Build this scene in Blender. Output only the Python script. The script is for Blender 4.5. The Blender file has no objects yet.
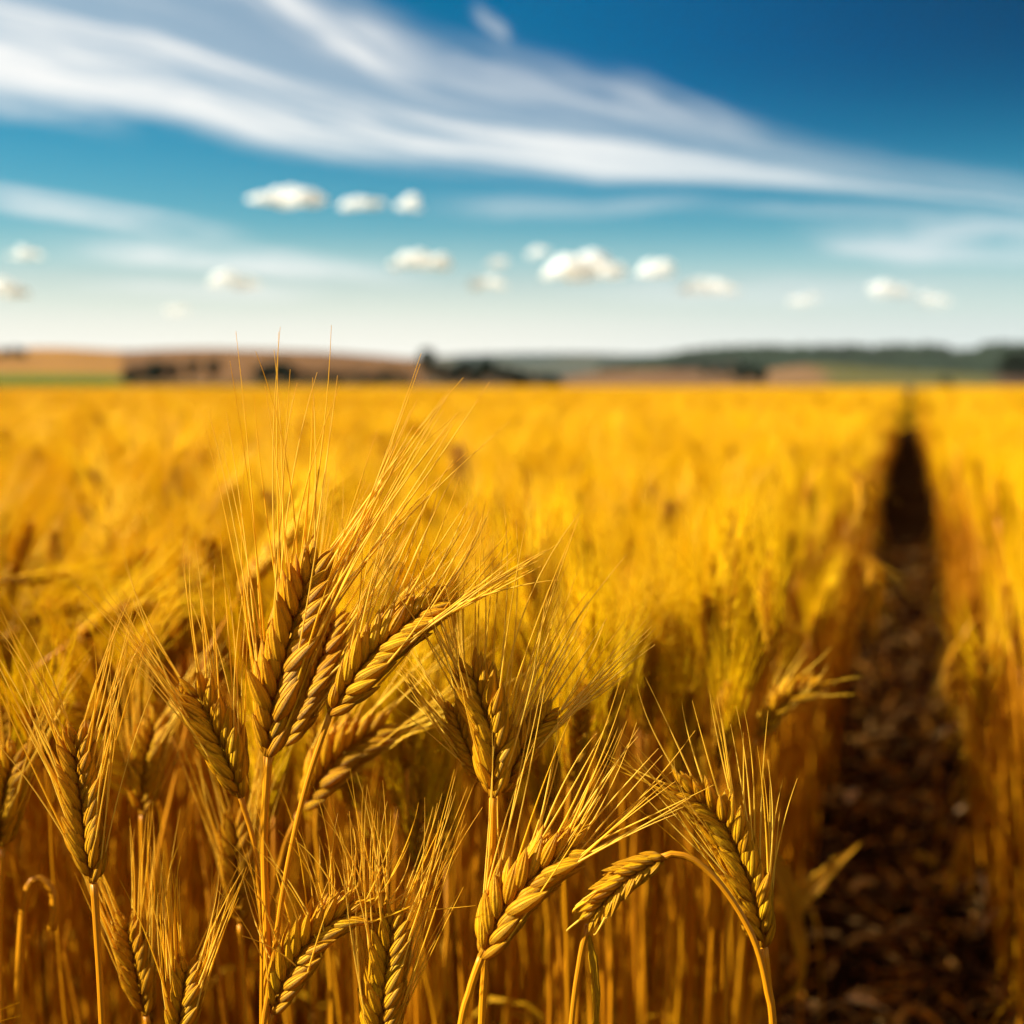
import bpy, math, random
import numpy as np
from mathutils import Vector

R_ = math.radians
SC = bpy.context.scene
COL = SC.collection
rng = np.random.default_rng(11)

# ------------------------------------------------------------------ camera
F_PX = 1422.0                      # 50 mm lens on a 36 mm square frame, 1024 px
CAM_H = 1.15
YAW = math.atan(396 / F_PX)        # the furrow runs along +Y, the view turns left of it
PITCH = math.atan(126 / F_PX)
FOCUS = 0.80
cam = bpy.data.cameras.new("camera")
cam.lens = 50.0
cam.sensor_width = 36.0
cam.sensor_fit = 'HORIZONTAL'
cam.clip_start = 0.02
cam.clip_end = 60000
cam.dof.use_dof = True
cam.dof.focus_distance = FOCUS
cam.dof.aperture_fstop = 4.9
cam_o = bpy.data.objects.new("camera", cam)
cam_o.location = (0, 0, CAM_H)
cam_o.rotation_euler = (math.pi / 2 - PITCH, 0, YAW)
COL.objects.link(cam_o)
SC.camera = cam_o

# ------------------------------------------------------------------ world, sun, exposure
SUN_AZ = R_(-115)                   # azimuth from +Y, negative = to the left
SUN_EL = R_(31)
SC.view_settings.view_transform = 'Standard'
SC.view_settings.look = 'None'
SC.view_settings.gamma = 1.0
SC.view_settings.exposure = 1.22
SC.view_settings.use_curve_mapping = False
SC.cycles.use_denoising = True
SC.cycles.adaptive_threshold = 0.02
SC.cycles.max_bounces = 8
SC.cycles.diffuse_bounces = 4
SC.cycles.glossy_bounces = 2
SC.cycles.transmission_bounces = 4
SC.cycles.transparent_max_bounces = 12
SC.cycles.volume_bounces = 0
SC.cycles.caustics_reflective = False
SC.cycles.caustics_refractive = False

sun = bpy.data.lights.new("sun", 'SUN')
sun.energy = 5.0
sun.angle = R_(0.55)
sun.color = (1.0, 0.93, 0.76)
sun_o = bpy.data.objects.new("sun", sun)
sd = Vector((math.sin(SUN_AZ) * math.cos(SUN_EL), math.cos(SUN_AZ) * math.cos(SUN_EL), math.sin(SUN_EL)))
sun_o.rotation_euler = sd.to_track_quat('Z', 'Y').to_euler()
COL.objects.link(sun_o)


class NB:
    """short hand for a node tree"""
    def __init__(self, tree):
        self.t = tree
        self.n = tree.nodes
        self.l = tree.links

    def node(self, kind, **kw):
        nd = self.n.new(kind)
        for k, v in kw.items():
            setattr(nd, k, v)
        return nd

    def put(self, sock, v):
        if isinstance(v, bpy.types.NodeSocket):
            self.l.new(v, sock)
        else:
            sock.default_value = v

    def m(self, op, a, b=0.0, c=0.0, clamp=False):
        nd = self.node('ShaderNodeMath', operation=op, use_clamp=clamp)
        self.put(nd.inputs[0], a)
        self.put(nd.inputs[1], b)
        self.put(nd.inputs[2], c)
        return nd.outputs[0]

    def smooth(self, v, lo, hi, a=0.0, b=1.0):
        nd = self.node('ShaderNodeMapRange', interpolation_type='SMOOTHSTEP')
        for s, x in zip(nd.inputs[:5], (v, lo, hi, a, b)):
            self.put(s, x)
        return nd.outputs[0]

    def xyz(self, x, y, z=0.0):
        nd = self.node('ShaderNodeCombineXYZ')
        for s, v in zip(nd.inputs, (x, y, z)):
            self.put(s, v)
        return nd.outputs[0]

    def noise(self, vec, scale=1.0, detail=3.0, rough=0.55, dist=0.0, color=False):
        nd = self.node('ShaderNodeTexNoise')
        if vec is not None:
            self.put(nd.inputs['Vector'], vec)
        self.put(nd.inputs['Scale'], scale)
        self.put(nd.inputs['Detail'], detail)
        self.put(nd.inputs['Roughness'], rough)
        self.put(nd.inputs['Distortion'], dist)
        return nd.outputs['Color' if color else 'Fac']

    def mix(self, f, a, b, blend='MIX'):
        nd = self.node('ShaderNodeMix', data_type='RGBA', blend_type=blend)
        for i, v in ((0, f), (6, a), (7, b)):
            if not isinstance(v, bpy.types.NodeSocket) and i and len(v) == 3:
                v = (*v, 1.0)
            self.put(nd.inputs[i], v)
        return nd.outputs[2]

    def curve(self, v, pts, x0, x1, y0, y1):
        """piecewise curve through pts, x in [x0,x1] and y in [y0,y1]"""
        u = self.m('DIVIDE', self.m('SUBTRACT', v, x0), x1 - x0, clamp=True)
        nd = self.node('ShaderNodeFloatCurve')
        cv = nd.mapping.curves[0]
        pp = [((x - x0) / (x1 - x0), (y - y0) / (y1 - y0)) for x, y in pts]
        cv.points[0].location = pp[0]
        cv.points[1].location = pp[-1]
        for p in pp[1:-1]:
            cv.points.new(*p)
        nd.mapping.update()
        self.put(nd.inputs['Value'], u)
        return self.m('MULTIPLY_ADD', nd.outputs[0], y1 - y0, y0)


def build_world():
    w = bpy.data.worlds.new("World")
    SC.world = w
    w.use_nodes = True
    b = NB(w.node_tree)
    b.n.clear()
    out = b.node('ShaderNodeOutputWorld')
    bg = b.node('ShaderNodeBackground')
    bg.inputs['Strength'].default_value = 0.052
    b.l.new(bg.outputs[0], out.inputs[0])
    sky = b.node('ShaderNodeTexSky', sky_type='NISHITA')
    sky.sun_disc = False
    sky.sun_elevation = SUN_EL
    sky.sun_rotation = SUN_AZ
    sky.altitude = 100
    sky.air_density = 1.0
    sky.dust_density = 0.7
    sky.ozone_density = 2.0
    tc = b.node('ShaderNodeTexCoord')
    sep = b.node('ShaderNodeSeparateXYZ')
    b.l.new(tc.outputs['Generated'], sep.inputs[0])
    x, y, z = sep.outputs
    az = b.m('ARCTAN2', x, y)
    el = b.m('ARCSINE', z)
    # compass bearing and height above the horizon, in units of 1/1422 rad
    U = b.m('MULTIPLY_ADD', az, F_PX, 512 + YAW * F_PX)
    V = b.m('MULTIPLY', el, F_PX)
    base = sky.outputs[0]
    hs = b.node('ShaderNodeHueSaturation')
    hs.inputs['Hue'].default_value = 0.467
    hs.inputs['Saturation'].default_value = 1.75
    hs.inputs['Value'].default_value = 1.0
    b.l.new(base, hs.inputs['Color'])
    base = hs.outputs[0]
    # deeper blue away from the sun, higher up
    deep = b.m('MULTIPLY', b.smooth(V, 20, 330), b.smooth(U, 0, 900, 0.5, 1.0))
    base = b.mix(deep, base, b.mix(1.0, base, (0.0, 0.33, 0.57), 'MULTIPLY'))
    base = b.mix(b.m('MULTIPLY', b.smooth(V, 70, 390), b.smooth(U, 520, 1120)), base, b.mix(1.0, base, (0.08, 0.45, 0.44), 'MULTIPLY'))
    # milky air low over the horizon
    base = b.mix(b.smooth(V, 165, 5, 0.0, 0.9), base, b.mix(b.smooth(U, 300, 1100), (8.9, 8.8, 8.2), (6.2, 7.0, 7.3)))
    warpn = b.noise(b.xyz(b.m('MULTIPLY', U, 0.004), b.m('MULTIPLY', V, 0.010)), 1.0, 3.0)
    warp = b.m('SUBTRACT', warpn, 0.5)
    total = None

    def add(a):
        nonlocal total
        if total is None:
            total = a
        else:                       # 1-(1-a)(1-b)
            total = b.m('SUBTRACT', 1.0, b.m('MULTIPLY', b.m('SUBTRACT', 1.0, total), b.m('SUBTRACT', 1.0, a)))

    # the great cirrus sweep, between an upper and a lower edge
    lo = b.curve(U, [(-900, 330), (-300, 300), (0, 262), (150, 246), (300, 222), (450, 206), (600, 196), (800, 186), (1024, 160), (1400, 120)], -900, 1400, 100, 500)
    up = b.curve(U, [(-900, 480), (-300, 470), (0, 440), (200, 420), (330, 380), (440, 325), (560, 300), (700, 262), (850, 226), (1024, 190), (1400, 140)], -900, 1400, 100, 500)
    Vw = b.m('MULTIPLY_ADD', warp, 26.0, V)
    t = b.m('DIVIDE', b.m('SUBTRACT', Vw, lo), b.m('SUBTRACT', up, lo))
    prof = b.m('MULTIPLY', b.smooth(t, -0.05, 0.16), b.smooth(t, 1.12, 0.25))
    st = b.noise(b.xyz(b.m('MULTIPLY', U, 0.0022), b.m('MULTIPLY_ADD', t, 6.0, b.m('MULTIPLY', U, 0.0020))), 1.0, 6.0, 0.6, 0.5)
    st2 = b.noise(b.xyz(b.m('MULTIPLY', U, 0.006), b.m('MULTIPLY_ADD', t, 17.0, b.m('MULTIPLY', U, 0.006))), 1.0, 5.0, 0.65, 0.6)
    fil = b.m('SUBTRACT', b.m('MULTIPLY_ADD', st2, 0.40, st), b.m('MULTIPLY', b.m('MULTIPLY', b.smooth(t, 0.36, 0.50), b.smooth(t, 0.74, 0.58)), 0.13))
    body = b.smooth(fil, 0.53, 0.84)
    body = b.m('MAXIMUM', body, b.m('MULTIPLY', b.smooth(t, 0.42, 0.12), b.smooth(fil, 0.48, 0.76)))
    amp = b.curve(U, [(-900, 0.7), (0, 1.0), (300, 0.97), (560, 0.92), (760, 0.78), (900, 0.55), (1100, 0.42), (1400, 0.2)], -900, 1400, 0, 1.2)
    add(b.m('MULTIPLY', b.m('MULTIPLY', prof, body), amp, clamp=True))
    # thin veil inside the sweep
    add(b.m('MULTIPLY', b.m('MULTIPLY', b.smooth(t, 0.0, 0.2), b.smooth(t, 1.25, 0.5)), b.m('MULTIPLY', amp, 0.30)))

    def streak(x0, y0, x1, y1, th, a, seed):
        """a wisp from (x0,y0) to (x1,y1), heights given from the top of the sky view"""
        k = (y1 - y0) / (x1 - x0)
        line = b.m('MULTIPLY_ADD', U, -k, 386 - y0 + k * x0)
        d = b.m('SUBTRACT', b.m('MULTIPLY_ADD', warp, th * 1.6, V), line)
        n = b.noise(b.xyz(b.m('MULTIPLY', U, 0.008), b.m('MULTIPLY', d, 0.05), seed), 1.0, 4.0)
        across = b.m('MULTIPLY', b.smooth(d, -th * 0.7, -th * 0.1), b.smooth(d, th * 1.1, th * 0.1))
        q = (x1 - x0) * 0.3
        along = b.m('MULTIPLY', b.smooth(U, x0 - q * .3, x0 + q), b.smooth(U, x1 + q * .3, x1 - q))
        add(b.m('MULTIPLY', b.m('MULTIPLY', across, along), b.m('MULTIPLY', b.smooth(n, 0.25, 0.62), a)))

    for s in ((-60, 205, 255, 250, 15, .62, 1.3), (60, 252, 430, 284, 20, .55, 4.1), (-500, 180, -60, 230, 26, .5, 7.7),
              (790, 246, 1110, 262, 26, .62, 2.2), (840, 236, 1200, 240, 20, .42, 9.4), (420, 212, 720, 212, 16, .28, 5.5),
              (90, 292, 330, 296, 14, .38, 6.6), (560, 292, 980, 300, 26, .32, 3.9), (1080, 270, 1400, 255, 30, .5, 8.1),
              (-40, 122, 150, 148, 26, .35, 10.2), (472, 30, 512, 58, 14, .45, 12.0), (600, 95, 760, 150, 22, .40, 13.5), (205, -20, 430, 84, 44, .75, 14.1), (-40, 196, 240, 236, 8, .5, 21.0), (80, 262, 330, 276, 9, .5, 22.0), (700, 214, 960, 226, 10, .3, 23.0), (800, 250, 960, 268, 12, .6, 24.0), (860, 262, 1080, 274, 12, .5, 25.0), (400, 55, 700, 140, 26, .35, 15.1)):
        streak(*s)
    # milky cloud added overhead, above the part in view, as neutral fill light
    ov = b.noise(b.xyz(b.m('DIVIDE', x, b.m('MAXIMUM', z, 0.1)), b.m('DIVIDE', y, b.m('MAXIMUM', z, 0.1))), 1.3, 5.0, 0.55, 0.6)
    over = b.m('MULTIPLY', b.smooth(V, 470, 800), b.smooth(ov, 0.30, 0.62))
    # the added fill cloud carries on round behind the viewer
    bk = b.m('ABSOLUTE', b.m('SUBTRACT', U, 512))
    over = b.m('MAXIMUM', over, b.m('MULTIPLY', b.smooth(bk, 1100, 1900), b.smooth(ov, 0.2, 0.5, 0.5, 1.0)))
    col = b.mix(total, base, b.mix(b.smooth(U, 200, 1100), (8.7, 8.6, 8.3), (6.4, 7.0, 7.2)))
    col = b.mix(over, col, (3.9, 3.6, 3.2))
    b.l.new(col, bg.inputs['Color'])


build_world()

# ------------------------------------------------------------------ helpers
cF = Vector((-math.sin(YAW) * math.cos(PITCH), math.cos(YAW) * math.cos(PITCH), -math.sin(PITCH)))
cR = Vector((math.cos(YAW), math.sin(YAW), 0))
cU = cR.cross(cF)
cF, cR, cU = (np.array(v) for v in (cF, cR, cU))
CAM = np.array((0, 0, CAM_H))


def at(px, py, d):
    return CAM + d * (cF + (px - 512) / F_PX * cR + (512 - py) / F_PX * cU)


def unit(v):
    v = np.asarray(v, float)
    return v / (np.linalg.norm(v, axis=-1, keepdims=True) + 1e-12)


def spline(pts, n):
    """Catmull-Rom through pts, n samples, roughly even"""
    p = np.asarray(pts, float)
    if len(p) == 2:
        return p[0] + (p[1] - p[0]) * np.linspace(0, 1, n)[:, None]
    q = np.vstack([2 * p[0] - p[1], p, 2 * p[-1] - p[-2]])
    out = []
    for i in range(len(p) - 1):
        a, b_, c, d = q[i:i + 4]
        t = np.linspace(0, 1, 24, endpoint=False)[:, None]
        out.append(0.5 * (2 * b_ + (c - a) * t + (2 * a - 5 * b_ + 4 * c - d) * t ** 2 + (3 * b_ - a - 3 * c + d) * t ** 3))
    out = np.vstack(out + [p[-1:]])
    s = np.r_[0, np.cumsum(np.linalg.norm(np.diff(out, axis=0), axis=1))]
    u = np.linspace(0, s[-1], n)
    return np.stack([np.interp(u, s, out[:, k]) for k in range(3)], 1)


class MA:
    """mesh arrays: vertices, quads, triangles, material slots and a per-vertex vector gv = (around, along, random)"""
    def __init__(self):
        self.v, self.q, self.t, self.a, self.qm, self.tm, self.n = [], [], [], [], [], [], 0

    def add(self, v, q=None, t=None, a=None, mat=0):
        v = np.asarray(v, float)
        if q is not None and len(q):
            self.q.append(np.asarray(q, int) + self.n)
            self.qm.append(np.full(len(q), mat))
        if t is not None and len(t):
            self.t.append(np.asarray(t, int) + self.n)
            self.tm.append(np.full(len(t), mat))
        self.v.append(v)
        self.a.append(np.zeros((len(v), 3)) if a is None else np.asarray(a, float))
        self.n += len(v)

    def join(self, o, mat=0, rot=0.0, off=(0, 0, 0), s=1.0):
        c, sn = math.cos(rot), math.sin(rot)
        M = np.array([[c, -sn, 0], [sn, c, 0], [0, 0, 1]])
        v = np.vstack(o.v) @ M.T * s + np.asarray(off)
        self.add(v, np.vstack(o.q) if o.q else None, np.vstack(o.t) if o.t else None, np.vstack(o.a), mat)

    def mesh(self, name, mats, smooth=True):
        me = bpy.data.meshes.new(name)
        v = np.vstack(self.v)
        q = np.vstack(self.q) if self.q else np.zeros((0, 4), int)
        t = np.vstack(self.t) if self.t else np.zeros((0, 3), int)
        me.vertices.add(len(v))
        me.vertices.foreach_set('co', v.astype(np.float32).ravel())
        lv = np.r_[q.ravel(), t.ravel()]
        me.loops.add(len(lv))
        me.loops.foreach_set('vertex_index', lv.astype(np.int32))
        me.polygons.add(len(q) + len(t))
        st = np.r_[np.arange(len(q)) * 4, len(q) * 4 + np.arange(len(t)) * 3]
        me.polygons.foreach_set('loop_start', st.astype(np.int32))
        mi = np.r_[np.concatenate(self.qm) if self.qm else [], np.concatenate(self.tm) if self.tm else []]
        me.polygons.foreach_set('material_index', mi.astype(np.int32))
        me.polygons.foreach_set('use_smooth', np.full(len(q) + len(t), smooth))
        at_ = me.attributes.new('gv', 'FLOAT_VECTOR', 'POINT')
        at_.data.foreach_set('vector', np.vstack(self.a).astype(np.float32).ravel())
        for m in (mats if isinstance(mats, (list, tuple)) else [mats]):
            me.materials.append(m)
        me.update(calc_edges=True)
        me.validate()
        return me


def frames(path):
    T = unit(np.gradient(path, axis=0))
    N = np.zeros_like(T)
    n = np.cross(T[0], (0.3, 0.9, 0.1))
    n = unit(n)
    for i in range(len(T)):
        n = unit(n - T[i] * (n @ T[i]))
        N[i] = n
    return T, N, np.cross(T, N)


def tube(ma, path, rad, seg=6, rnd=0.0, mat=0, cap=True):
    path = np.asarray(path, float)
    k = len(path)
    rad = np.broadcast_to(np.asarray(rad, float), (k,))
    T, N, B = frames(path)
    th = np.arange(seg) / seg * 2 * math.pi
    ring = np.cos(th)[None, :, None] * N[:, None] + np.sin(th)[None, :, None] * B[:, None]
    v = (path[:, None] + ring * rad[:, None, None]).reshape(-1, 3)
    i, j = np.meshgrid(np.arange(k - 1), np.arange(seg), indexing='ij')
    a = i * seg + j
    b_ = i * seg + (j + 1) % seg
    q = np.stack([a, b_, b_ + seg, a + seg], -1).reshape(-1, 4)
    g = np.stack(np.broadcast_arrays((th / (2 * math.pi))[None, :], np.linspace(0, 1, k)[:, None], rnd), -1).reshape(-1, 3)
    tr = None
    if cap:
        v = np.vstack([v, path[:1] - T[:1] * rad[0] * .3, path[-1:] + T[-1:] * rad[-1]])
        g = np.vstack([g, [[0, 0, rnd], [0, 1, rnd]]])
        js = np.arange(seg)
        tr = np.vstack([np.stack([(js + 1) % seg, js, np.full(seg, k * seg)], 1),
                        np.stack([(k - 1) * seg + js, (k - 1) * seg + (js + 1) % seg, np.full(seg, k * seg + 1)], 1)])
    ma.add(v, q, tr, g, mat)


def grain_template(rings, seg):
    """a lemon shaped husk along +Z, one unit long, with a keel and a pointed tip"""
    vv = np.linspace(0.0, 1.0, rings)
    r = np.maximum(vv, 0.0) ** 0.62 * (1 - vv) ** 1.0
    r = r / r.max() * 0.5
    th = np.arange(seg) / seg * 2 * math.pi
    tw = (th + math.pi) % (2 * math.pi) - math.pi
    keel = 0.92 + 0.42 * np.exp(-(tw / 0.38) ** 2) + 0.05 * np.cos(2 * th)
    x = r[:, None] * np.cos(th) * keel
    y = r[:, None] * np.sin(th) * keel
    z = np.broadcast_to(vv[:, None], x.shape)
    # the husk bellies outwards (+X) and its tip curls back in
    x = x + (0.10 * np.sin(vv * math.pi) + 0.55 * np.maximum(vv - .35, 0) ** 2)[:, None]
    v = np.stack([x, y, z], -1).reshape(-1, 3)
    i, j = np.meshgrid(np.arange(rings - 1), np.arange(seg), indexing='ij')
    a = i * seg + j
    b_ = i * seg + (j + 1) % seg
    q = np.stack([a, b_, b_ + seg, a + seg], -1).reshape(-1, 4)
    g = np.stack(np.broadcast_arrays((th / (2 * math.pi))[None, :], vv[:, None], 0.0), -1).reshape(-1, 3)
    return v, q, g


TEMPL = {2: grain_template(12, 16), 1: grain_template(6, 7), 0: grain_template(4, 5)}


def make_ear(path, width, rows, side, res=2, awn_len=0.12, spread=0.3, bias=(0, 0, 0), awn_keep=0.9, awn_r=0.0005, seed=0, jit=0.10, awn_seg=7, curl=0.0):
    """an ear of husks in staggered rows round a bent axis; returns (husks, awns)"""
    rg = np.random.default_rng(seed)
    path = np.asarray(path, float)
    L = np.linalg.norm(np.diff(path, axis=0), axis=1).sum()
    n = len(path)
    T = unit(np.gradient(path, axis=0))
    gv, gq, gg = TEMPL[res]
    husk, awn = MA(), MA()
    if res == 2:
        rows = max(5, int(round(L / (0.335 * width))))
    tube(husk, path[: max(3, int(n * .93))], width * 0.10, 5 if res < 2 else 8, 0.5)
    # (lateral, forward) seat on the axis and splay of each husk column, in ear widths
    cols = [(.045, .15, .46, .12, 0.0), (-.045, .15, -.46, .12, 0.5), (-.045, -.15, -.46, -.12, 0.0), (.045, -.15, .46, -.12, 0.5),
            (.20, 0, .33, 0, 0.25), (-.20, 0, -.33, 0, 0.75)]
    for i in range(rows):
        for ca, cb, sa, sb, st in cols:
            t = (i + st) / rows
            if t > 0.985:
                continue
            f = t * (n - 1) * 0.93
            k = min(int(f), n - 2)
            P = path[k] + (path[k + 1] - path[k]) * (f - k)
            Tt = unit(T[k] + (T[k + 1] - T[k]) * (f - k))
            S = unit(side - Tt * (side @ Tt))
            Nn = np.cross(S, Tt)
            out = unit(sa * S + sb * Nn)
            prof = min(1.0, 0.70 + 1.5 * t) * (1.0 - 0.42 * max(0, (t - 0.55) / 0.45) ** 1.3)
            w = width * prof
            edge = cb == 0
            top = 1.0 if t < .8 else 1 - (t - .8) * 3.0
            j1, j2 = rg.normal(0, .075), rg.normal(0, .075)
            d = unit(Tt + ((sa + j1) * S + (sb + j2) * Nn) * top)
            gl = w * 1.0 * (0.86 + 0.26 * rg.random())
            face = unit((.35 if not edge else .8) * np.sign(sa) * S + (np.sign(cb) if cb else 0.35) * Nn)
            # husk frame: X outwards, Z along
            X = unit(face - d * (face @ d))
            Y = np.cross(d, X)
            M = np.stack([X * w * (0.17 + .07 * rg.random()), Y * w * 0.37 * (0.86 + .24 * rg.random()), d * gl], 0)
            r0 = rg.random()
            base = P + (ca * S + cb * Nn) * w
            g = gg.copy()
            g[:, 2] = r0
            husk.add(gv @ M + base, gq, None, g)
            if rg.random() < awn_keep and awn_len > 0:
                tip = base + d * gl * 0.93
                al = awn_len * (0.72 + 0.4 * rg.random()) * (0.8 + 0.35 * math.sin(math.pi * min(1, t + .25)))
                ad = unit(Tt + out * spread * (0.75 + 0.5 * rg.random()) + np.asarray(bias) + rg.normal(0, jit, 3))
                bend = rg.normal(0, 0.05, 3) + out * rg.normal(0.02, 0.05) + Tt * 0.02 + curl * rg.normal(0, 1, 3)
                u = np.linspace(0, 1, awn_seg)[:, None]
                pth = tip + d * 0.004 * u * (1 - u) * 4 + ad * al * u + bend * al * u ** 2
                rr = awn_r * (1.25 - 1.0 * u[:, 0] ** 0.8)
                tube(awn, pth, rr, 3 if res < 2 else 4, r0, cap=False)
    return husk, awn


def make_leaf(path, width, face, rnd, seg=3, curl=0.25, twist=0.0):
    """a dry strap leaf with a folded midrib, tapering to its tip, with a real thickness"""
    ma = MA()
    path = np.asarray(path, float)
    k = len(path)
    T = unit(np.gradient(path, axis=0))
    u = np.linspace(0, 1, k)
    w = width * np.minimum(1, 0.35 + 3 * u) * (1 - u ** 2.2) ** 0.8 * (1 + .12 * np.sin(u * 23 + rnd * 40) + .08 * np.sin(u * 57 + rnd * 90)) + width * 0.03
    tops, bots = [], []
    for i in range(k):
        S = np.cross(T[i], face)
        S = unit(S)
        Nn = np.cross(S, T[i])
        a = twist * u[i]
        S, Nn = S * math.cos(a) + Nn * math.sin(a), Nn * math.cos(a) - S * math.sin(a)
        for s in np.linspace(-1, 1, seg):
            p = path[i] + S * s * w[i] * 0.5 + Nn * abs(s) * w[i] * curl
            tops.append(p + Nn * 0.00012)
            bots.append(p - Nn * 0.00012)
    v = np.array(tops + bots)
    m = k * seg
    i, j = np.meshgrid(np.arange(k - 1), np.arange(seg - 1), indexing='ij')
    a = (i * seg + j).ravel()
    q = np.stack([a, a + 1, a + 1 + seg, a + seg], 1)
    e1 = np.arange(k - 1) * seg
    e2 = e1 + seg - 1
    qs = [q, q[:, ::-1] + m, np.stack([e1, e1 + seg, e1 + seg + m, e1 + m], 1), np.stack([e2 + seg, e2, e2 + m, e2 + seg + m], 1)]
    g = np.stack(np.broadcast_arrays(np.linspace(0, 1, seg)[None, :], u[:, None], rnd), -1).reshape(-1, 3)
    ma.add(v, np.vstack(qs), None, np.vstack([g, g]))
    return ma


# ------------------------------------------------------------------ materials
def mat_new(name):
    m = bpy.data.materials.new(name)
    m.use_nodes = True
    b = NB(m.node_tree)
    b.n.clear()
    return m, b


def gv_nodes(b):
    a = b.node('ShaderNodeAttribute', attribute_name='gv')
    s = b.node('ShaderNodeSeparateXYZ')
    b.l.new(a.outputs['Vector'], s.inputs[0])
    return s.outputs


def finish(b, color, rough=0.5, spec=0.3, transl=0.0, tcol=None, bump=None, bstr=0.3, bdist=0.001, sheen=0.0):
    out = b.node('ShaderNodeOutputMaterial')
    p = b.node('ShaderNodeBsdfPrincipled')
    b.put(p.inputs['Base Color'], color if isinstance(color, bpy.types.NodeSocket) else (*color, 1.0))
    b.put(p.inputs['Roughness'], rough)
    b.put(p.inputs['Specular IOR Level'], spec)
    nrm = None
    if bump is not None:
        bn = b.node('ShaderNodeBump')
        bn.inputs['Strength'].default_value = bstr
        bn.inputs['Distance'].default_value = bdist
        b.l.new(bump, bn.inputs['Height'])
        nrm = bn.outputs[0]
        b.l.new(nrm, p.inputs['Normal'])
    sh = p.outputs[0]
    if transl > 0:
        tr = b.node('ShaderNodeBsdfTranslucent')
        b.put(tr.inputs['Color'], tcol if tcol is not None else color)
        mx = b.node('ShaderNodeMixShader')
        mx.inputs[0].default_value = transl
        b.l.new(sh, mx.inputs[1])
        b.l.new(tr.outputs[0], mx.inputs[2])
        sh = mx.outputs[0]
    b.l.new(sh, out.inputs[0])
    return p


GOLD_A = (0.84, 0.385, 0.003)
GOLD_B = (0.94, 0.520, 0.008)
GOLD_D = (0.36, 0.130, 0.004)


def mat_husk():
    m, b = mat_new('ripe_husk')
    u, v, r = gv_nodes(b)
    oi = b.node('ShaderNodeObjectInfo')
    c = b.mix(r, GOLD_A, GOLD_B)
    c = b.mix(b.m('MULTIPLY', oi.outputs['Random'], 0.55), c, (0.66, 0.27, 0.004))
    # brown base, deepened as painted crease shade, and fine veins of the glume
    c = b.mix(b.smooth(v, 0.38, 0.10, 0.0, 0.5), c, GOLD_D)
    vein = b.m('SINE', b.m('MULTIPLY', u, 2 * math.pi * 13))
    nz = b.noise(b.xyz(b.m('MULTIPLY', u, 6), b.m('MULTIPLY', v, 3), b.m('MULTIPLY', r, 40)), 2.0, 4.0)
    c = b.mix(b.m('MULTIPLY', b.smooth(nz, 0.48, 0.75), 0.55), c, (0.34, 0.13, 0.006))
    c = b.mix(b.smooth(vein, 0.2, 1.0, 0.0, 0.22), c, GOLD_D)
    rim = b.m('ABSOLUTE', b.m('COSINE', b.m('MULTIPLY', u, 2 * math.pi)))
    c = b.mix(b.smooth(rim, 0.34, 0.03, 0.0, 0.6), c, (0.26, 0.085, 0.006))
    c = b.mix(b.smooth(v, 0.82, 0.97, 0.0, 0.5), c, (0.86, 0.52, 0.04))
    h = b.m('MULTIPLY_ADD', vein, 0.5, b.m('MULTIPLY', nz, 1.5))
    finish(b, c, 0.5, 0.16, 0.36, c, h, 0.7, 0.0006)
    return m


def mat_awn(name='awn_straw', c0=(0.90, 0.570, 0.002), c1=(0.94, 0.64, 0.010)):
    m, b = mat_new(name)
    u, v, r = gv_nodes(b)
    c = b.mix(r, c0, c1)
    c = b.mix(b.smooth(v, 0.65, 1.0, 0.0, 0.4), c, (0.70, 0.30, 0.012))
    finish(b, c, 0.38, 0.14, 0.36, c)
    return m


def mat_stem():
    m, b = mat_new('straw_stem')
    u, v, r = gv_nodes(b)
    oi = b.node('ShaderNodeObjectInfo')
    c = b.mix(r, (0.66, 0.245, 0.003), (0.80, 0.355, 0.004))
    c = b.mix(b.m('MULTIPLY', oi.outputs['Random'], 0.6), c, (0.48, 0.165, 0.003))
    nz = b.noise(b.xyz(b.m('MULTIPLY', u, 9), b.m('MULTIPLY', v, 5), b.m('MULTIPLY', r, 30)), 1.5, 4.0)
    c = b.mix(b.smooth(nz, 0.45, 0.75, 0.0, 0.5), c, (0.32, 0.11, 0.005))
    h = b.m('SINE', b.m('MULTIPLY', u, 2 * math.pi * 9))
    finish(b, c, 0.40, 0.25, 0.12, c, h, 0.25, 0.0004)
    return m


def mat_leaf(name, c0, c1, tr=0.35):
    m, b = mat_new(name)
    u, v, r = gv_nodes(b)
    nz = b.noise(b.xyz(b.m('MULTIPLY', u, 4), b.m('MULTIPLY', v, 9), b.m('MULTIPLY', r, 30)), 1.6, 4.0)
    c = b.mix(b.smooth(nz, 0.3, 0.7), c0, c1)
    c = b.mix(r, c, b.mix(0.5, c, (0.35, 0.14, 0.01)))
    vein = b.m('SINE', b.m('MULTIPLY', u, 2 * math.pi * 8))
    finish(b, c, 0.5, 0.12, tr, c, vein, 0.3, 0.0005)
    return m


M_HUSK, M_AWN, M_STEM = mat_husk(), mat_awn(), mat_stem()
M_AWN_PALE = mat_awn('pale_awn', (0.93, 0.55, 0.016), (0.97, 0.67, 0.080))


def mat_dark_husk():  # ripe husk with the shade of backlit ears put into its colour
    m, b = mat_new('shaded_brown_husk')
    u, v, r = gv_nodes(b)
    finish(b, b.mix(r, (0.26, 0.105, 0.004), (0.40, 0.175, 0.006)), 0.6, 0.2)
    return m


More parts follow.
